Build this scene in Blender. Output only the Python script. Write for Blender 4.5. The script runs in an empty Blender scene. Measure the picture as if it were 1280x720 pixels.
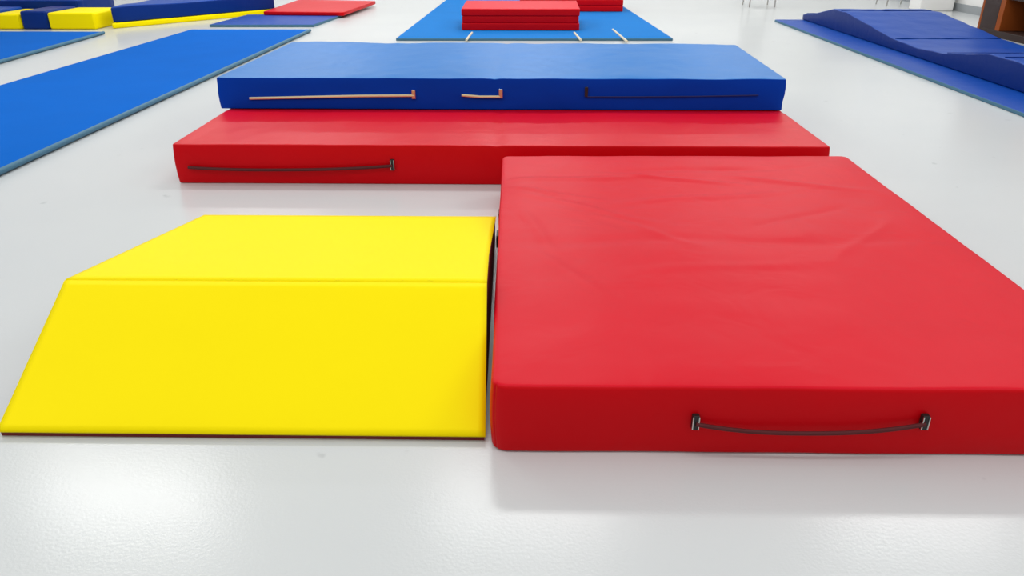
import bpy, bmesh, math, random
from mathutils import Vector, Matrix, noise
random.seed(3)
S=bpy.context.scene
try:
    S.view_settings.view_transform='Standard'
except Exception: pass
f=950;H=1.25
th=math.atan(450/950);psi=math.atan(17/950*math.cos(th))
cam=bpy.data.objects.new('camera',bpy.data.cameras.new('camera'));S.collection.objects.link(cam)
cam.location=(0,0,H);cam.rotation_euler=(math.pi/2-th,0,psi);cam.data.lens=f/1280*36
S.camera=cam
R=cam.rotation_euler.to_matrix()
# survey helpers: turn measurements into metric world positions on real planes
def ray(u,v): return R@Vector(((u-640)/f,-(v-360)/f,-1))
def P(u,v,z=0):
    d=ray(u,v);t=(z-H)/d.z;return (d.x*t,d.y*t)
def PY(u,v,Y):
    d=ray(u,v);t=Y/d.y;return (d.x*t,H+d.z*t)

def srgb(c):
    return tuple(((x/255)/12.92 if x/255<=.04045 else ((x/255+.055)/1.055)**2.4) for x in c)+(1,)
def vinyl(name,c,rough=.42,grain=.15,wave=.22,spec=.15,var=.06,gscale=420):
    m=bpy.data.materials.new(name);m.use_nodes=True;nt=m.node_tree;b=nt.nodes['Principled BSDF']
    tc=nt.nodes.new('ShaderNodeTexCoord')
    n=nt.nodes.new('ShaderNodeTexNoise');n.inputs['Scale'].default_value=2.2;n.inputs['Detail'].default_value=3
    nt.links.new(tc.outputs['Object'],n.inputs['Vector'])
    mx=nt.nodes.new('ShaderNodeMixRGB');a=srgb(c)
    mx.inputs[1].default_value=tuple(x*(1-var) for x in a[:3])+(1,);mx.inputs[2].default_value=tuple(min(1,x*(1+var)) for x in a[:3])+(1,)
    nt.links.new(n.outputs['Fac'],mx.inputs[0]);nt.links.new(mx.outputs[0],b.inputs['Base Color'])
    b.inputs['Roughness'].default_value=rough;b.inputs['Specular IOR Level'].default_value=spec
    g=nt.nodes.new('ShaderNodeTexNoise');g.inputs['Scale'].default_value=gscale;g.inputs['Detail'].default_value=2
    nt.links.new(tc.outputs['Object'],g.inputs['Vector'])
    w=nt.nodes.new('ShaderNodeTexNoise');w.inputs['Scale'].default_value=5;w.inputs['Detail'].default_value=2;w.inputs['Distortion'].default_value=.8
    nt.links.new(tc.outputs['Object'],w.inputs['Vector'])
    b1=nt.nodes.new('ShaderNodeBump');b1.inputs['Strength'].default_value=wave;b1.inputs['Distance'].default_value=.02
    b2=nt.nodes.new('ShaderNodeBump');b2.inputs['Strength'].default_value=grain;b2.inputs['Distance'].default_value=.001
    nt.links.new(w.outputs['Fac'],b1.inputs['Height']);nt.links.new(g.outputs['Fac'],b2.inputs['Height'])
    nt.links.new(b1.outputs[0],b2.inputs['Normal']);nt.links.new(b2.outputs[0],b.inputs['Normal'])
    return m
def plain(name,c,rough=.5,metal=0):
    m=bpy.data.materials.new(name);m.use_nodes=True;b=m.node_tree.nodes['Principled BSDF']
    b.inputs['Base Color'].default_value=srgb(c);b.inputs['Roughness'].default_value=rough;b.inputs['Metallic'].default_value=metal
    return m
RED=vinyl('red_vinyl',(210,2,30),spec=.12);REDSIDE=vinyl('red_vinyl_shaded_or_dark',(202,0,14),spec=.12)  # side red carries the shade of upright faces in its colour; also a darker mat
RED2=vinyl('red_vinyl_worn',(206,2,22),spec=.18)
YEL=vinyl('yellow_vinyl',(254,231,0),rough=.5,grain=.1,wave=.06,var=.02,spec=.06)
BLU=vinyl('blue_vinyl_top_lit',(0,110,186),var=.08,spec=.2);BLUS=vinyl('blue_vinyl_side_shaded',(0,58,170),spec=.08)  # one blue vinyl: lit top and shaded side put into the base colours
CARP=vinyl('blue_carpet',(0,94,186),rough=.8,grain=.4,wave=.05,spec=.05)
CARP2=vinyl('blue_carpet_strip',(10,114,190),rough=.75,grain=.3,wave=.05,spec=.1)
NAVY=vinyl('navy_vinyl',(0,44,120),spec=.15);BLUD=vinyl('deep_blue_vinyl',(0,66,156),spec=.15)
EDGE=plain('mat_edge_binding',(60,110,135),.6);DKRED=plain('dark_red_webbing',(80,2,8),.7)
DKBLU=plain('dark_blue_webbing',(2,26,100),.7);BLACK=plain('black_plastic',(22,20,20),.5)
METAL=plain('metal_rivet',(200,200,195),.3,1);CREAM=plain('cream_cord',(222,210,165),.7)
GAP=plain('dark_red_underside',(110,12,14),.6);TAPE=plain('cream_tape',(215,205,180),.7)
WHITE=plain('white_paint',(235,235,232),.6)

def link(o,parent=None):
    S.collection.objects.link(o)
    if parent: o.parent=parent
    return o
def meshobj(name,bm,mats,parent=None,smooth=True):
    me=bpy.data.meshes.new(name);bm.normal_update();bm.to_mesh(me);bm.free()
    for m in mats: me.materials.append(m)
    if smooth:
        for p in me.polygons:p.use_smooth=True
    return link(bpy.data.objects.new(name,me),parent)
def top(name,label,cat,loc=(0,0,0),group=None):
    e=bpy.data.objects.new(name,None);e.empty_display_size=.1;link(e);e.location=loc
    e['label']=label;e['category']=cat
    if group:e['group']=group
    return e
def tag(o,label,cat,group=None):
    o['label']=label;o['category']=cat
    if group:o['group']=group
    return o

def axis(L,r,step):
    k=[0,r*.35,r*.7,r];n=max(1,int((L-2*r)/step))
    k+=[r+(L-2*r)*i/n for i in range(1,n)]+[L-r,L-r*.7,L-r*.35,L]
    return k
def slab(name,quad,z0,z1,mats,parent=None,r=.02,rc=.04,step=.03,disp=None,side=None,origin=(0,0,0)):
    """rounded soft box over a ground quad (front-left, front-right, back-right, back-left)"""
    fl,fr,br,bl=[Vector(q[:2]) for q in quad]
    W=((fr-fl).length+(br-bl).length)/2;D=((bl-fl).length+(br-fr).length)/2;h=z1-z0
    ax=[axis(W,r,step),axis(D,r,step),axis(h,min(r,h*.49),max(step,.04))]
    rz=min(r,h*.49)
    bm=bmesh.new();cache={}
    def vert(x,y,z):
        key=(round(x,5),round(y,5),round(z,5))
        if key in cache:return cache[key]
        q=Vector((min(max(x,r),W-r),min(max(y,r),D-r),min(max(z,rz),h-rz)))
        d=Vector((x,y,z))-q
        d.z*=r/rz
        if d.length>1e-9:
            d=d.normalized()*r;d.z*=rz/r
        p=q+d
        if rc>0:
            cx=min(max(p.x,rc),W-rc);cy=min(max(p.y,rc),D-rc);dx=p.x-cx;dy=p.y-cy
            if abs(dx)>1e-9 and abs(dy)>1e-9:
                m=max(abs(dx),abs(dy))/math.hypot(dx,dy);p.x=cx+dx*m;p.y=cy+dy*m
        u=p.x/W;v=p.y/D;zz=p.z/h
        if disp and zz>.3: p.z+=disp(p.x,p.y,u,v)*min(1,(zz-.3)/.6)
        if side: 
            b=side(u,v,zz)
            if y<=r: v-=b/D
            if x<=r: u-=b/W
            if x>=W-r: u+=b/W
        w=fl*(1-u)*(1-v)+fr*u*(1-v)+br*u*v+bl*(1-u)*v
        bv=bm.verts.new((w.x-origin[0],w.y-origin[1],z0+p.z-origin[2]));cache[key]=bv
        return bv
    def face(a,b,fix,val,mi,flip):
        A,B=ax[a],ax[b]
        for i in range(len(A)-1):
            for j in range(len(B)-1):
                vs=[]
                for (s,t) in((A[i],B[j]),(A[i+1],B[j]),(A[i+1],B[j+1]),(A[i],B[j+1])):
                    c=[0,0,0];c[a]=s;c[b]=t;c[fix]=val;vs.append(vert(*c))
                if flip:vs.reverse()
                try:
                    fc=bm.faces.new(vs);fc.material_index=mi
                except ValueError:pass
    face(0,1,2,h,0,False);face(0,1,2,0,1,True)
    face(0,2,1,0,1,False);face(0,2,1,D,1,True)
    face(1,2,0,0,1,True);face(1,2,0,W,1,False)
    return meshobj(name,bm,mats,parent)
def box(name,x0,x1,y0,y1,z0,z1,m,parent=None,bev=.004):
    bm=bmesh.new();bmesh.ops.create_cube(bm,size=1)
    for v in bm.verts: v.co=Vector(((x0+x1)/2+v.co.x*(x1-x0),(y0+y1)/2+v.co.y*(y1-y0),(z0+z1)/2+v.co.z*(z1-z0)))
    if bev: bmesh.ops.bevel(bm,geom=bm.edges[:],offset=bev,segments=2,profile=.5,affect='EDGES')
    return meshobj(name,bm,[m],parent,False)
def tube(name,pts,r,m,parent=None,flat=1,cyc=False):
    cu=bpy.data.curves.new(name,'CURVE');cu.dimensions='3D';sp=cu.splines.new('POLY');sp.points.add(len(pts)-1)
    for i,p in enumerate(pts):sp.points[i].co=(*p,1)
    sp.use_cyclic_u=cyc;cu.bevel_depth=r;cu.bevel_resolution=3;cu.use_fill_caps=True
    tmp=bpy.data.objects.new(name+'_c',cu);S.collection.objects.link(tmp)
    dg=bpy.context.evaluated_depsgraph_get();me=bpy.data.meshes.new_from_object(tmp.evaluated_get(dg))
    bpy.data.objects.remove(tmp);me.materials.clear();me.materials.append(m)
    for p in me.polygons:p.use_smooth=True
    o=bpy.data.objects.new(name,me);return link(o,parent)
def n3(x,y,z,s): return noise.noise(Vector((x*s,y*s,z)))
def crease(cx,cy,ang,L,w,a):
    ca,sa=math.cos(ang),math.sin(ang)
    def g(x,y):
        s=(x-cx)*ca+(y-cy)*sa;t=-(x-cx)*sa+(y-cy)*ca+.02*math.sin(s*7)
        return a*math.exp(-(t/w)**2)*math.exp(-(s/L)**4)
    return g
def handle(parent,xa,za,xb,zb,Y,sag,strapmat,r=.006,tabs=(1,1),tabw=.016,tabh=.045,out=.012):
    pts=[]
    for i in range(25):
        t=i/24;pts.append((xa+(xb-xa)*t,Y-out-.006*math.sin(math.pi*t),za+(zb-za)*t-sag*(1-abs(2*t-1)**2.5)))
    hd=tube('handle',pts,r,strapmat,parent)
    for k,(x,z) in enumerate(((xa,za),(xb,zb))):
        if tabs[k]:
            tb=box('handle_tab',x-tabw/2,x+tabw/2,Y-.012,Y+.004,z-tabh*.45,z+tabh*.55,BLACK,hd,.002);tb['label']='black handle tab'
            for dx in(-.42,.42):
                rv=box('metal_clip',x+dx*tabw-.0015,x+dx*tabw+.0015,Y-.014,Y-.010,z-tabh*.4,z+tabh*.5,METAL,hd,.0005)
    return hd

# ---------------- structure
def floor_mat():
    m=bpy.data.materials.new('grey_epoxy');m.use_nodes=True;nt=m.node_tree;b=nt.nodes['Principled BSDF']
    tc=nt.nodes.new('ShaderNodeTexCoord')
    n=nt.nodes.new('ShaderNodeTexNoise');n.inputs['Scale'].default_value=.8;n.inputs['Detail'].default_value=5
    nt.links.new(tc.outputs['Object'],n.inputs['Vector'])
    mx=nt.nodes.new('ShaderNodeMixRGB');mx.inputs[1].default_value=srgb((196,200,201));mx.inputs[2].default_value=srgb((207,210,209))
    nt.links.new(n.outputs['Fac'],mx.inputs[0])
    sp=nt.nodes.new('ShaderNodeTexNoise');sp.inputs['Scale'].default_value=9;sp.inputs['Detail'].default_value=8
    nt.links.new(tc.outputs['Object'],sp.inputs['Vector'])
    cr=nt.nodes.new('ShaderNodeValToRGB');cr.color_ramp.elements[0].position=.22;cr.color_ramp.elements[0].color=(.75,.75,.76,1);cr.color_ramp.elements[1].position=.31;cr.color_ramp.elements[1].color=(1,1,1,1)
    nt.links.new(sp.outputs['Fac'],cr.inputs[0])
    mu=nt.nodes.new('ShaderNodeMixRGB');mu.blend_type='MULTIPLY';mu.inputs[0].default_value=1
    nt.links.new(mx.outputs[0],mu.inputs[1]);nt.links.new(cr.outputs[0],mu.inputs[2]);nt.links.new(mu.outputs[0],b.inputs['Base Color'])
    b.inputs['Roughness'].default_value=.22;b.inputs['Specular IOR Level'].default_value=.5
    g=nt.nodes.new('ShaderNodeTexNoise');g.inputs['Scale'].default_value=120;g.inputs['Detail'].default_value=3
    nt.links.new(tc.outputs['Object'],g.inputs['Vector'])
    bp=nt.nodes.new('ShaderNodeBump');bp.inputs['Strength'].default_value=.1;bp.inputs['Distance'].default_value=.003
    nt.links.new(g.outputs['Fac'],bp.inputs['Height']);nt.links.new(bp.outputs[0],b.inputs['Normal'])
    return m
fo=box('floor',-9,7.2,-5,19,-.1,0,floor_mat(),None,0);fo['kind']='structure'
for n,a in(('wall_back',(-9,7.2,19,19.15,0,4.2)),('wall_right',(7.2,7.35,-5,19,0,4.2)),('wall_left',(-9.15,-9,-5,19,0,4.2))):
    w=box(n,*a,WHITE,None,0);w['kind']='structure'
bb=box('baseboard_right',7.17,7.2,-5,19,0,.12,plain('grey_baseboard',(150,155,158)),None,0);bb['kind']='structure'
bb=box('baseboard_back',-9,7.17,18.97,19,0,.12,plain('grey_baseboard2',(150,155,158)),None,0);bb['kind']='structure'

# ---------------- big red crash mat
y0=P(620,565)[1]
t=top('crash_mat','large thick red vinyl crash mat beside the yellow wedge','gym mat',(0.77,2.7,0))
o=t.location
cs=[crease(.35,1.35,-.55,.28,.022,.006),crease(.55,1.1,-.7,.22,.02,.005),crease(.9,1.5,.25,.4,.03,.006),crease(1.2,1.25,.6,.25,.025,-.005),
    crease(.3,1.75,.15,.35,.025,.006),crease(1.3,1.7,-.3,.3,.025,.006),crease(.25,.7,-.9,.22,.02,.003),crease(.8,.75,.15,.35,.03,.003),crease(.15,1.1,-1.2,.2,.02,.004),crease(1.0,1.9,.1,.4,.03,-.005),
    crease(1.35,1.0,.9,.25,.02,.004),crease(.2,1.55,-.35,.25,.018,.005),crease(.8,1.75,-.2,.3,.02,.006),crease(.86,.98,0,.8,.045,-.005)]
def dbig(x,y,u,v):
    e=min(1,min(x,1.72-x,y,2.15-y)/.10);e=max(0,e)
    return e*(.005+.007*n3(x,y,1,1.6)+.003*n3(x,y*1.6,4,4)+sum(c(x,y) for c in cs))+.002*n3(x,y,7,5)
quad=[(-.080,y0),(1.600,y0+.005),(1.632,3.80),(-.110,3.775)]
slab('body',quad,0,.205,[RED,REDSIDE],t,r=.011,rc=.04,step=.014,disp=dbig,origin=o,side=lambda u,v,z:.005*math.sin(math.pi*z)+.003*noise.noise(Vector((u*6,v*6,z*2))))
a=PY(869,528,y0-.01);b=PY(1155,528,y0-.01)
hd=handle(t,a[0]-o[0],a[1],b[0]-o[0],b[1],y0-.006-o[1],.024,DKRED,r=.006,tabs=(1,1),tabw=.018,tabh=.042)
for yy in(2.75,3.0):
    vb=box('velcro_tab',-.106-o[0],-.09-o[0],yy-o[1],yy+.07-o[1],.12,.17,BLACK,t,.002)

# ---------------- yellow wedge
XL=P(0,545)[0];XR=-.116;yf=P(0,545)[1]
t=top('wedge_mat','yellow vinyl folding wedge mat with dark red underside','gym mat',((XL+XR)/2,2.4,0));o=t.location
def XRy(y): return -.098-.024*min(1,max(0,(y-yf)/.8))
prof=[(yf,0),(yf,.014),(2.121,.257),(3.172,.09),(3.172,0)]
bm=bmesh.new()
A=[bm.verts.new((XL+.004-o[0],p[0]+.002-o[1],p[1])) for p in prof];B=[bm.verts.new((XRy(p[0])-.004-o[0],p[0]+.002-o[1],p[1])) for p in prof]
bm.faces.new(A[::-1]);bm.faces.new(B)
for i in range(5): bm.faces.new([A[i],A[(i+1)%5],B[(i+1)%5],B[i]])
bmesh.ops.recalc_face_normals(bm,faces=bm.faces)
meshobj('body',bm,[GAP],t,False)
def panel(p0,p1,thk,nm):
    nx,ny=60,24;bm=bmesh.new();d=Vector((p1[0]-p0[0],p1[1]-p0[1]));nrm=Vector((-d.y,d.x)).normalized()
    if nrm.y<0:nrm=-nrm
    grid=[]
    for lay in(0,1):
        g=[]
        for i in range(nx+1):
            row=[]
            for j in range(ny+1):
                s=i/nx;q=j/ny
                e=min(1,min(s,1-s)*20)*min(1,min(q,1-q)*20)
                off=(thk*(.85+.15*e**.5)+e*.0015*n3(s*1.3,q,2,3))*lay
                p=Vector(p0)+d*q+nrm*off
                x=XL+(XRy(p.x)-XL)*s
                row.append(bm.verts.new((x-o[0],p.x-o[1],p.y)))
            g.append(row)
        grid.append(g)
    for lay in(0,1):
        for i in range(nx):
            for j in range(ny):
                g=grid[lay];fc=[g[i][j],g[i+1][j],g[i+1][j+1],g[i][j+1]];bm.faces.new(fc)
    def rim(L0,L1):
        for k in range(len(L0)-1): bm.faces.new([L0[k],L0[k+1],L1[k+1],L1[k]])
    g0,g1=grid
    rim([r[0] for r in g0],[r[0] for r in g1]);rim([r[-1] for r in g0],[r[-1] for r in g1]);rim(g0[0],g1[0]);rim(g0[-1],g1[-1])
    bmesh.ops.recalc_face_normals(bm,faces=bm.faces)
    return meshobj(nm,bm,[YEL],t)
panel((yf-.003,.014),(2.120,.257),.009,'front_panel')
panel((2.1205,.257),(3.172,.089),.009,'top_panel')

# ---------------- long red mat and blue mat on it
ya=P(227,229)[1];zt=PY(220,180,ya)[1]
xl,xr=P(227,229)[0],P(1022,229)[0]
bx0,by0=P(280,136,zt);bx1=P(970,136,zt)[0]
zt2=PY(273,97,by0)[1]
bkL=P(364,53,zt2);bkR=P(920,56,zt2)
t=top('crash_mat','long red vinyl crash mat lying under the blue mat','gym mat',((xl+xr)/2,5.2,0));o=t.location
def dlong(seed,W,D,amp=.006,base=.004):
    def g(x,y,u,v):
        e=max(0,min(1,min(x,W-x,y,D-y)/.08))
        return e*(base+amp*n3(x,y,seed,1.8)+amp*.4*n3(x*1.5,y,seed+3,6))+.4*amp*n3(x,y,seed+9,4)*(1 if y<.1 else .3)-.005*math.exp(-((x-W*.5)/.025)**2)
    return g
W=xr-xl
slab('body',[(xl-.012,ya),(xr+.012,ya+.0),(xr+.03,bkR[1]-.05),(xl-.03,bkL[1]-.05)],0,zt,[RED2,REDSIDE],t,r=.008,rc=.012,step=.03,disp=lambda x,y,u,v:(min(0,dlong(2,W,2.6,.006,-.003)(x,y,u,v)) if y<.8 else -.003),origin=o,side=lambda u,v,z:.005*math.sin(math.pi*z))
a=PY(237,208,ya);b=PY(491,206,ya)
handle(t,a[0]-o[0],a[1],b[0]-o[0],b[1],ya-.007-o[1],.016,DKRED,r=.008,tabs=(0,1),tabw=.02,tabh=.06)
t=top('crash_mat','blue vinyl crash mat with zips stacked on long red mat','gym mat',((bx0+bx1)/2,6,zt));o=t.location
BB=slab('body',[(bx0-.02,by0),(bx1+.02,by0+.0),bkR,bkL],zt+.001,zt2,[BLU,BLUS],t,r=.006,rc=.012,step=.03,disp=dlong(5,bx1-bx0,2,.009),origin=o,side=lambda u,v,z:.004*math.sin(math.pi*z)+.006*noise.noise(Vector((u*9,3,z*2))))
def fpt(u,v,Y=by0-.014):
    q=PY(u,v,Y);return (q[0]-o[0],Y-o[1],q[1]-o[2])
tube('zip_cord',[fpt(312,123),fpt(380,121.5),fpt(450,120),fpt(518,119.5)],.008,CREAM,t)
tube('zip_cord',[fpt(577,119),fpt(600,121),fpt(625,121)],.008,CREAM,t)
for (u,v) in((517,118),(626,117)):
    q=fpt(u,v);box('zip_tab',q[0]-.012,q[0]+.012,q[1]-.006,q[1]+.012,q[2]-.028,q[2]+.028,METAL,t,.003)
tube('handle',[fpt(733,121),fpt(800,121),fpt(870,120.5),fpt(948,119)],.004,DKBLU,t)
q=fpt(733,115);box('handle_tab',q[0]-.010,q[0]+.010,q[1]-.004,q[1]+.012,q[2]-.03,q[2]+.03,BLACK,t,.003)

# ---------------- blue strip mat in the centre
q=[P(495,51),P(841,51),P(764,0),P(560,0)]
def ext(a,b,k): return (a[0]+(b[0]-a[0])*k,a[1]+(b[1]-a[1])*k)
q=[q[0],q[1],ext(q[1],q[2],1.2),ext(q[0],q[3],1.2)]
st=slab('floor_mat',q,0,.03,[CARP2,EDGE],None,r=.008,rc=.01,step=.3)
tag(st,'long light blue carpeted floor mat under red folded mats','gym mat')
for (u0,v0,u1,v1) in((590,41,583,50),(718,41,726,50),(766,37,784,52)):
    a=P(u0,v0,.032);b=P(u1,v1,.032)
    tube('tape_strip',[(a[0],a[1],.032),(b[0],b[1],.032)],.014,TAPE,st)
a=P(577,38,.03);b=P(724,38,.03);zs=PY(577,11,a[1])[1]
t=top('folded_mat','red folding panel mat folded in stacked layers on blue strip','gym mat',((a[0]+b[0])/2,a[1]+.6,.03));o=t.location
N=3;hh=(zs-.03)/N
for i in range(N):
    slab('panel',[(a[0]+.01*(i%2),a[1]+.008*(i%2)),(b[0]-.01*(i%2),a[1]+.008*(i%2)),(b[0]+.03,a[1]+1.25),(a[0]-.02,a[1]+1.25)],.031+hh*i,.03+hh*(i+1),[RED,REDSIDE],t,r=.012,rc=.02,step=.12,origin=o)
a=P(650,9,.03);b=P(772,9,.03)
t=top('folded_mat','darker red folding mat folded behind the other stack','gym mat',((a[0]+b[0])/2,13.6,.03));o=t.location
for i in range(3):
    slab('panel',[(a[0],13.0),(b[0],13.0),(b[0],14.2),(a[0],14.2)],.031+hh*i,.03+hh*(i+1),[REDSIDE,REDSIDE],t,r=.012,rc=.02,step=.2,origin=o)

# ---------------- left long carpeted mats
q=[ext(P(240,40),P(0,112),1.9),ext(P(388,40),P(0,220),1.25),P(388,40),P(240,40)]
def flatmat(q,label,h=.035,mt=CARP,grp=None):
    m=slab('floor_mat',q,0,h,[mt,EDGE],None,r=.006,rc=.01,step=.25);tag(m,label,'gym mat',grp)
    return m
m=flatmat(q,'long blue carpeted floor mat with grey edge binding')
pa,pb=Vector(q[1]),Vector(q[2])
tube('edge_binding',[(pa.x,pa.y,.022),(pb.x,pb.y,.022)],.018,EDGE,m)
q=[ext(P(130,43),P(0,80),2.0),P(130,43),P(110,40),P(-160,40)]
q=[(q[3][0],P(0,80)[1]-1.5),q[0],P(130,43),(q[3][0],P(130,43)[1])]
m2=flatmat(q,'blue carpeted floor mat lying beside the long mat')
pa,pb=Vector(q[1]),Vector(q[2])
tube('edge_binding',[(pa.x,pa.y,.022),(pb.x,pb.y,.022)],.018,EDGE,m2)

# ---------------- pile at the back left
fy=P(125,37)[1]
t=top('folded_mat','folding mat with yellow, blue and yellow panels standing folded','gym mat',(P(40,37)[0],fy+.3,0));o=t.location
xs=[P(u,37)[0] for u in(-60,-10,28,62,122)]
tops=[PY(60,v,fy)[1] for v in(15,18,14,16)]
for i,mt in enumerate((BLUD,YEL,NAVY,YEL)):
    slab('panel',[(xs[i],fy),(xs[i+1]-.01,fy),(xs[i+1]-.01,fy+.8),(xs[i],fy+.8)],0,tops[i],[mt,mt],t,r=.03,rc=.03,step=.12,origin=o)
# tall blue mat behind with a thin red mat on it
t=top('crash_mat','dark blue crash mat behind yellow and blue panels','gym mat',(-7.2,fy+1.5,0));o=t.location
xq=P(112,30)[0]
slab('body',[(-8.8,fy+.9),(xq-.25,fy+.9),(xq-.25,fy+2.0),(-8.8,fy+2.0)],0,.30,[BLUD,NAVY],t,r=.02,rc=.04,step=.15,origin=o)
m=slab('floor_mat',[(-7.6,fy+.95),(xq-.3,fy+.95),(xq-.3,fy+1.8),(-7.6,fy+1.8)],.301,.35,[RED2,REDSIDE],None,r=.012,rc=.02,step=.2);tag(m,'thin red vinyl mat lying on dark blue crash mat','gym mat')
a=P(132,37);b=P(345,17)
a=ext(b,a,.97)
t=top('crash_mat','deep blue crash mat with yellow base strip by mat pile','gym mat',((a[0]+b[0])/2,12,0));o=t.location
dd=Vector((b[0]-a[0],b[1]-a[1])).normalized();nn=Vector((-dd.y,dd.x))*1.2
qd=[a,b,(b[0]+nn.x,b[1]+nn.y),(a[0]+.05,b[1]+.9)]
slab('base_strip',qd,0,.07,[YEL,YEL],t,r=.02,rc=.03,step=.2,origin=o)
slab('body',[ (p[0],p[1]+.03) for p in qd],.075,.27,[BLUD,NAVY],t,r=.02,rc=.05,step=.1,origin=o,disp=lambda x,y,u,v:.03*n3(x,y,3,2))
q=[P(262,34),P(392,34),P(428,21),P(310,21)]
flatmat(q,'blue floor mat partly under red floor mat',mt=BLUD)
q=[P(330,22),P(430,23),P(470,8),P(375,6)]
m=slab('floor_mat',q,.036,.09,[RED2,REDSIDE],None,r=.012,rc=.02,step=.2);tag(m,'flat red vinyl floor mat lying over blue mat','gym mat')

# ---------------- right hand mats
a=P(968,27);b=P(1280,147);b2=ext(a,b,1.25)
q=[b2,(b2[0]+1.75,b2[1]),(a[0]+1.75,a[1]),a]
m=flatmat(q,'dark blue vinyl floor strip under the hump mat',mt=BLUD,h=.03)
pa=Vector(P(1002,27));pb=Vector(P(1280,122));dv=(pb-pa);Lm=dv.length*1.3;dv.normalize();nv=Vector((-dv.y,dv.x))
if nv.x<0:nv=-nv
Wm=1.2
def hz(s): # s 0..1 far->near
    k=[(0,.07),(.06,.12),(.16,.25),(.22,.25),(.42,.11),(.50,.09),(.58,.12),(.68,.22),(.74,.22),(.9,.12),(1,.09)]
    for i in range(len(k)-1):
        if k[i][0]<=s<=k[i+1][0]:
            w=(s-k[i][0])/(k[i+1][0]-k[i][0]);return k[i][1]*(1-w)+k[i+1][1]*w
    return .1
nearL=pa+dv*Lm
quad=[nearL,nearL+nv*Wm,pa+nv*Wm,pa]
t=top('hump_mat','blue vinyl folded wavy hump mat resting on blue strip','gym mat',((pa.x+nearL.x)/2+.5,(pa.y+nearL.y)/2,.03));o=t.location
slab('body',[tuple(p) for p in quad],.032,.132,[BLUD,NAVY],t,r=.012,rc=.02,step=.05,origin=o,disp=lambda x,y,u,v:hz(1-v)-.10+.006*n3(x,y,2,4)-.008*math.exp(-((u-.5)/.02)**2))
for s in(.06,.19,.42,.58,.71,.9):
    c=pa+dv*Lm*s;z=hz(s)+.034
    tube('seam',[(c.x+nv.x*w-o[0],c.y+nv.y*w-o[1],z-o[2]) for w in(.02,.3,.6,.9,Wm-.02)],.006,NAVY,t)

# cabinet by right wall
WOOD=vinyl('brown_wood',(150,75,30),wave=.02);DK=plain('dark_brown_wood',(45,25,18),.5)
cy=P(1215,40);t=top('cabinet','brown wooden open cabinet standing near white wall','cabinet',(6.7,10.2,0));o=t.location
def rb(n,x0,x1,y0,y1,z0,z1,m): return box(n,x0-o[0],x1-o[0],y0-o[1],y1-o[1],z0-o[2],z1-o[2],m,t,.004)
x0=cy[0]
rb('side_panel',x0,7.1,10.55,10.6,0,1.3,WOOD);rb('side_panel',x0,7.1,9.2,9.25,0,1.3,WOOD);rb('divider',x0,7.1,10.1,10.2,.08,1.25,WOOD)
rb('back_panel',7.05,7.1,9.25,10.55,0,1.3,DK);rb('base',x0,7.05,9.25,10.55,.0,.08,DK);rb('top_board',x0-.02,7.1,9.18,10.62,1.3,1.34,WOOD)
for z in(.45,.85): rb('shelf',x0+.02,7.05,9.25,10.1,z,z+.03,DK)
rb('door',x0+.0,x0+.02,10.2,10.55,.08,1.28,DK)

def chair(cx,cy_,label,col):
    t=top('chair',label,'chair',(cx,cy_,0),'metal-legged chairs at the back')
    for dx in(-.2,.2):
        for dy in(-.2,.2):
            tube('leg',[(dx*1.1,dy*1.1,.008),(dx,dy,.45)],.012,METAL,t)
    box('seat',-.22,.22,-.22,.22,.445,.48,col,t,.01)
    box('backrest',-.21,.21,.2,.23,.6,.9,col,t,.01)
    for dx in(-.19,.19): tube('back_post',[(dx,.2,.45),(dx,.215,.85)],.011,METAL,t)
p=P(950,9);chair(p[0],p[1]+.1,'metal-legged chair with dark seat on the pale floor',BLACK)
p=P(1120,8);chair(p[0],p[1]+.1,'metal-legged chair with blue seat near the wall',BLUD)
p=P(1170,14)
t=top('storage_box','white plastic storage box with lid near the wall','box',(p[0],p[1]+.2,0))
box('body',-.28,.28,-.2,.2,0,.3,WHITE,t,.02);box('lid',-.3,.3,-.22,.22,.3,.34,WHITE,t,.01)

# ---------------- light
w=bpy.data.worlds.new('world');S.world=w;w.use_nodes=True;nt=w.node_tree;bg=nt.nodes['Background']
tc=nt.nodes.new('ShaderNodeTexCoord');sx=nt.nodes.new('ShaderNodeSeparateXYZ');nt.links.new(tc.outputs['Generated'],sx.inputs[0])
mr=nt.nodes.new('ShaderNodeMapRange');mr.inputs['From Min'].default_value=0;mr.inputs['From Max'].default_value=1;mr.inputs['To Min'].default_value=.38;mr.inputs['To Max'].default_value=.98
nt.links.new(sx.outputs['Z'],mr.inputs['Value']);nt.links.new(mr.outputs[0],bg.inputs[1]);bg.inputs[0].default_value=(.98,.99,1,1)
def area(x,y,z,sx,sy,e,n='ceiling_light'):
    l=bpy.data.lights.new(n,'AREA');l.shape='RECTANGLE';l.size=sx;l.size_y=sy;l.energy=e;l.color=(1,.99,.97)
    ob=bpy.data.objects.new(n,l);link(ob);ob.location=(x,y,z);return ob
for x in(-4,0,4):
    for y,e in((1,24),(6,45),(11,60),(16,60)):
        area(x,y,4,1.8,.5,e*(1.25 if x<0 else 1))
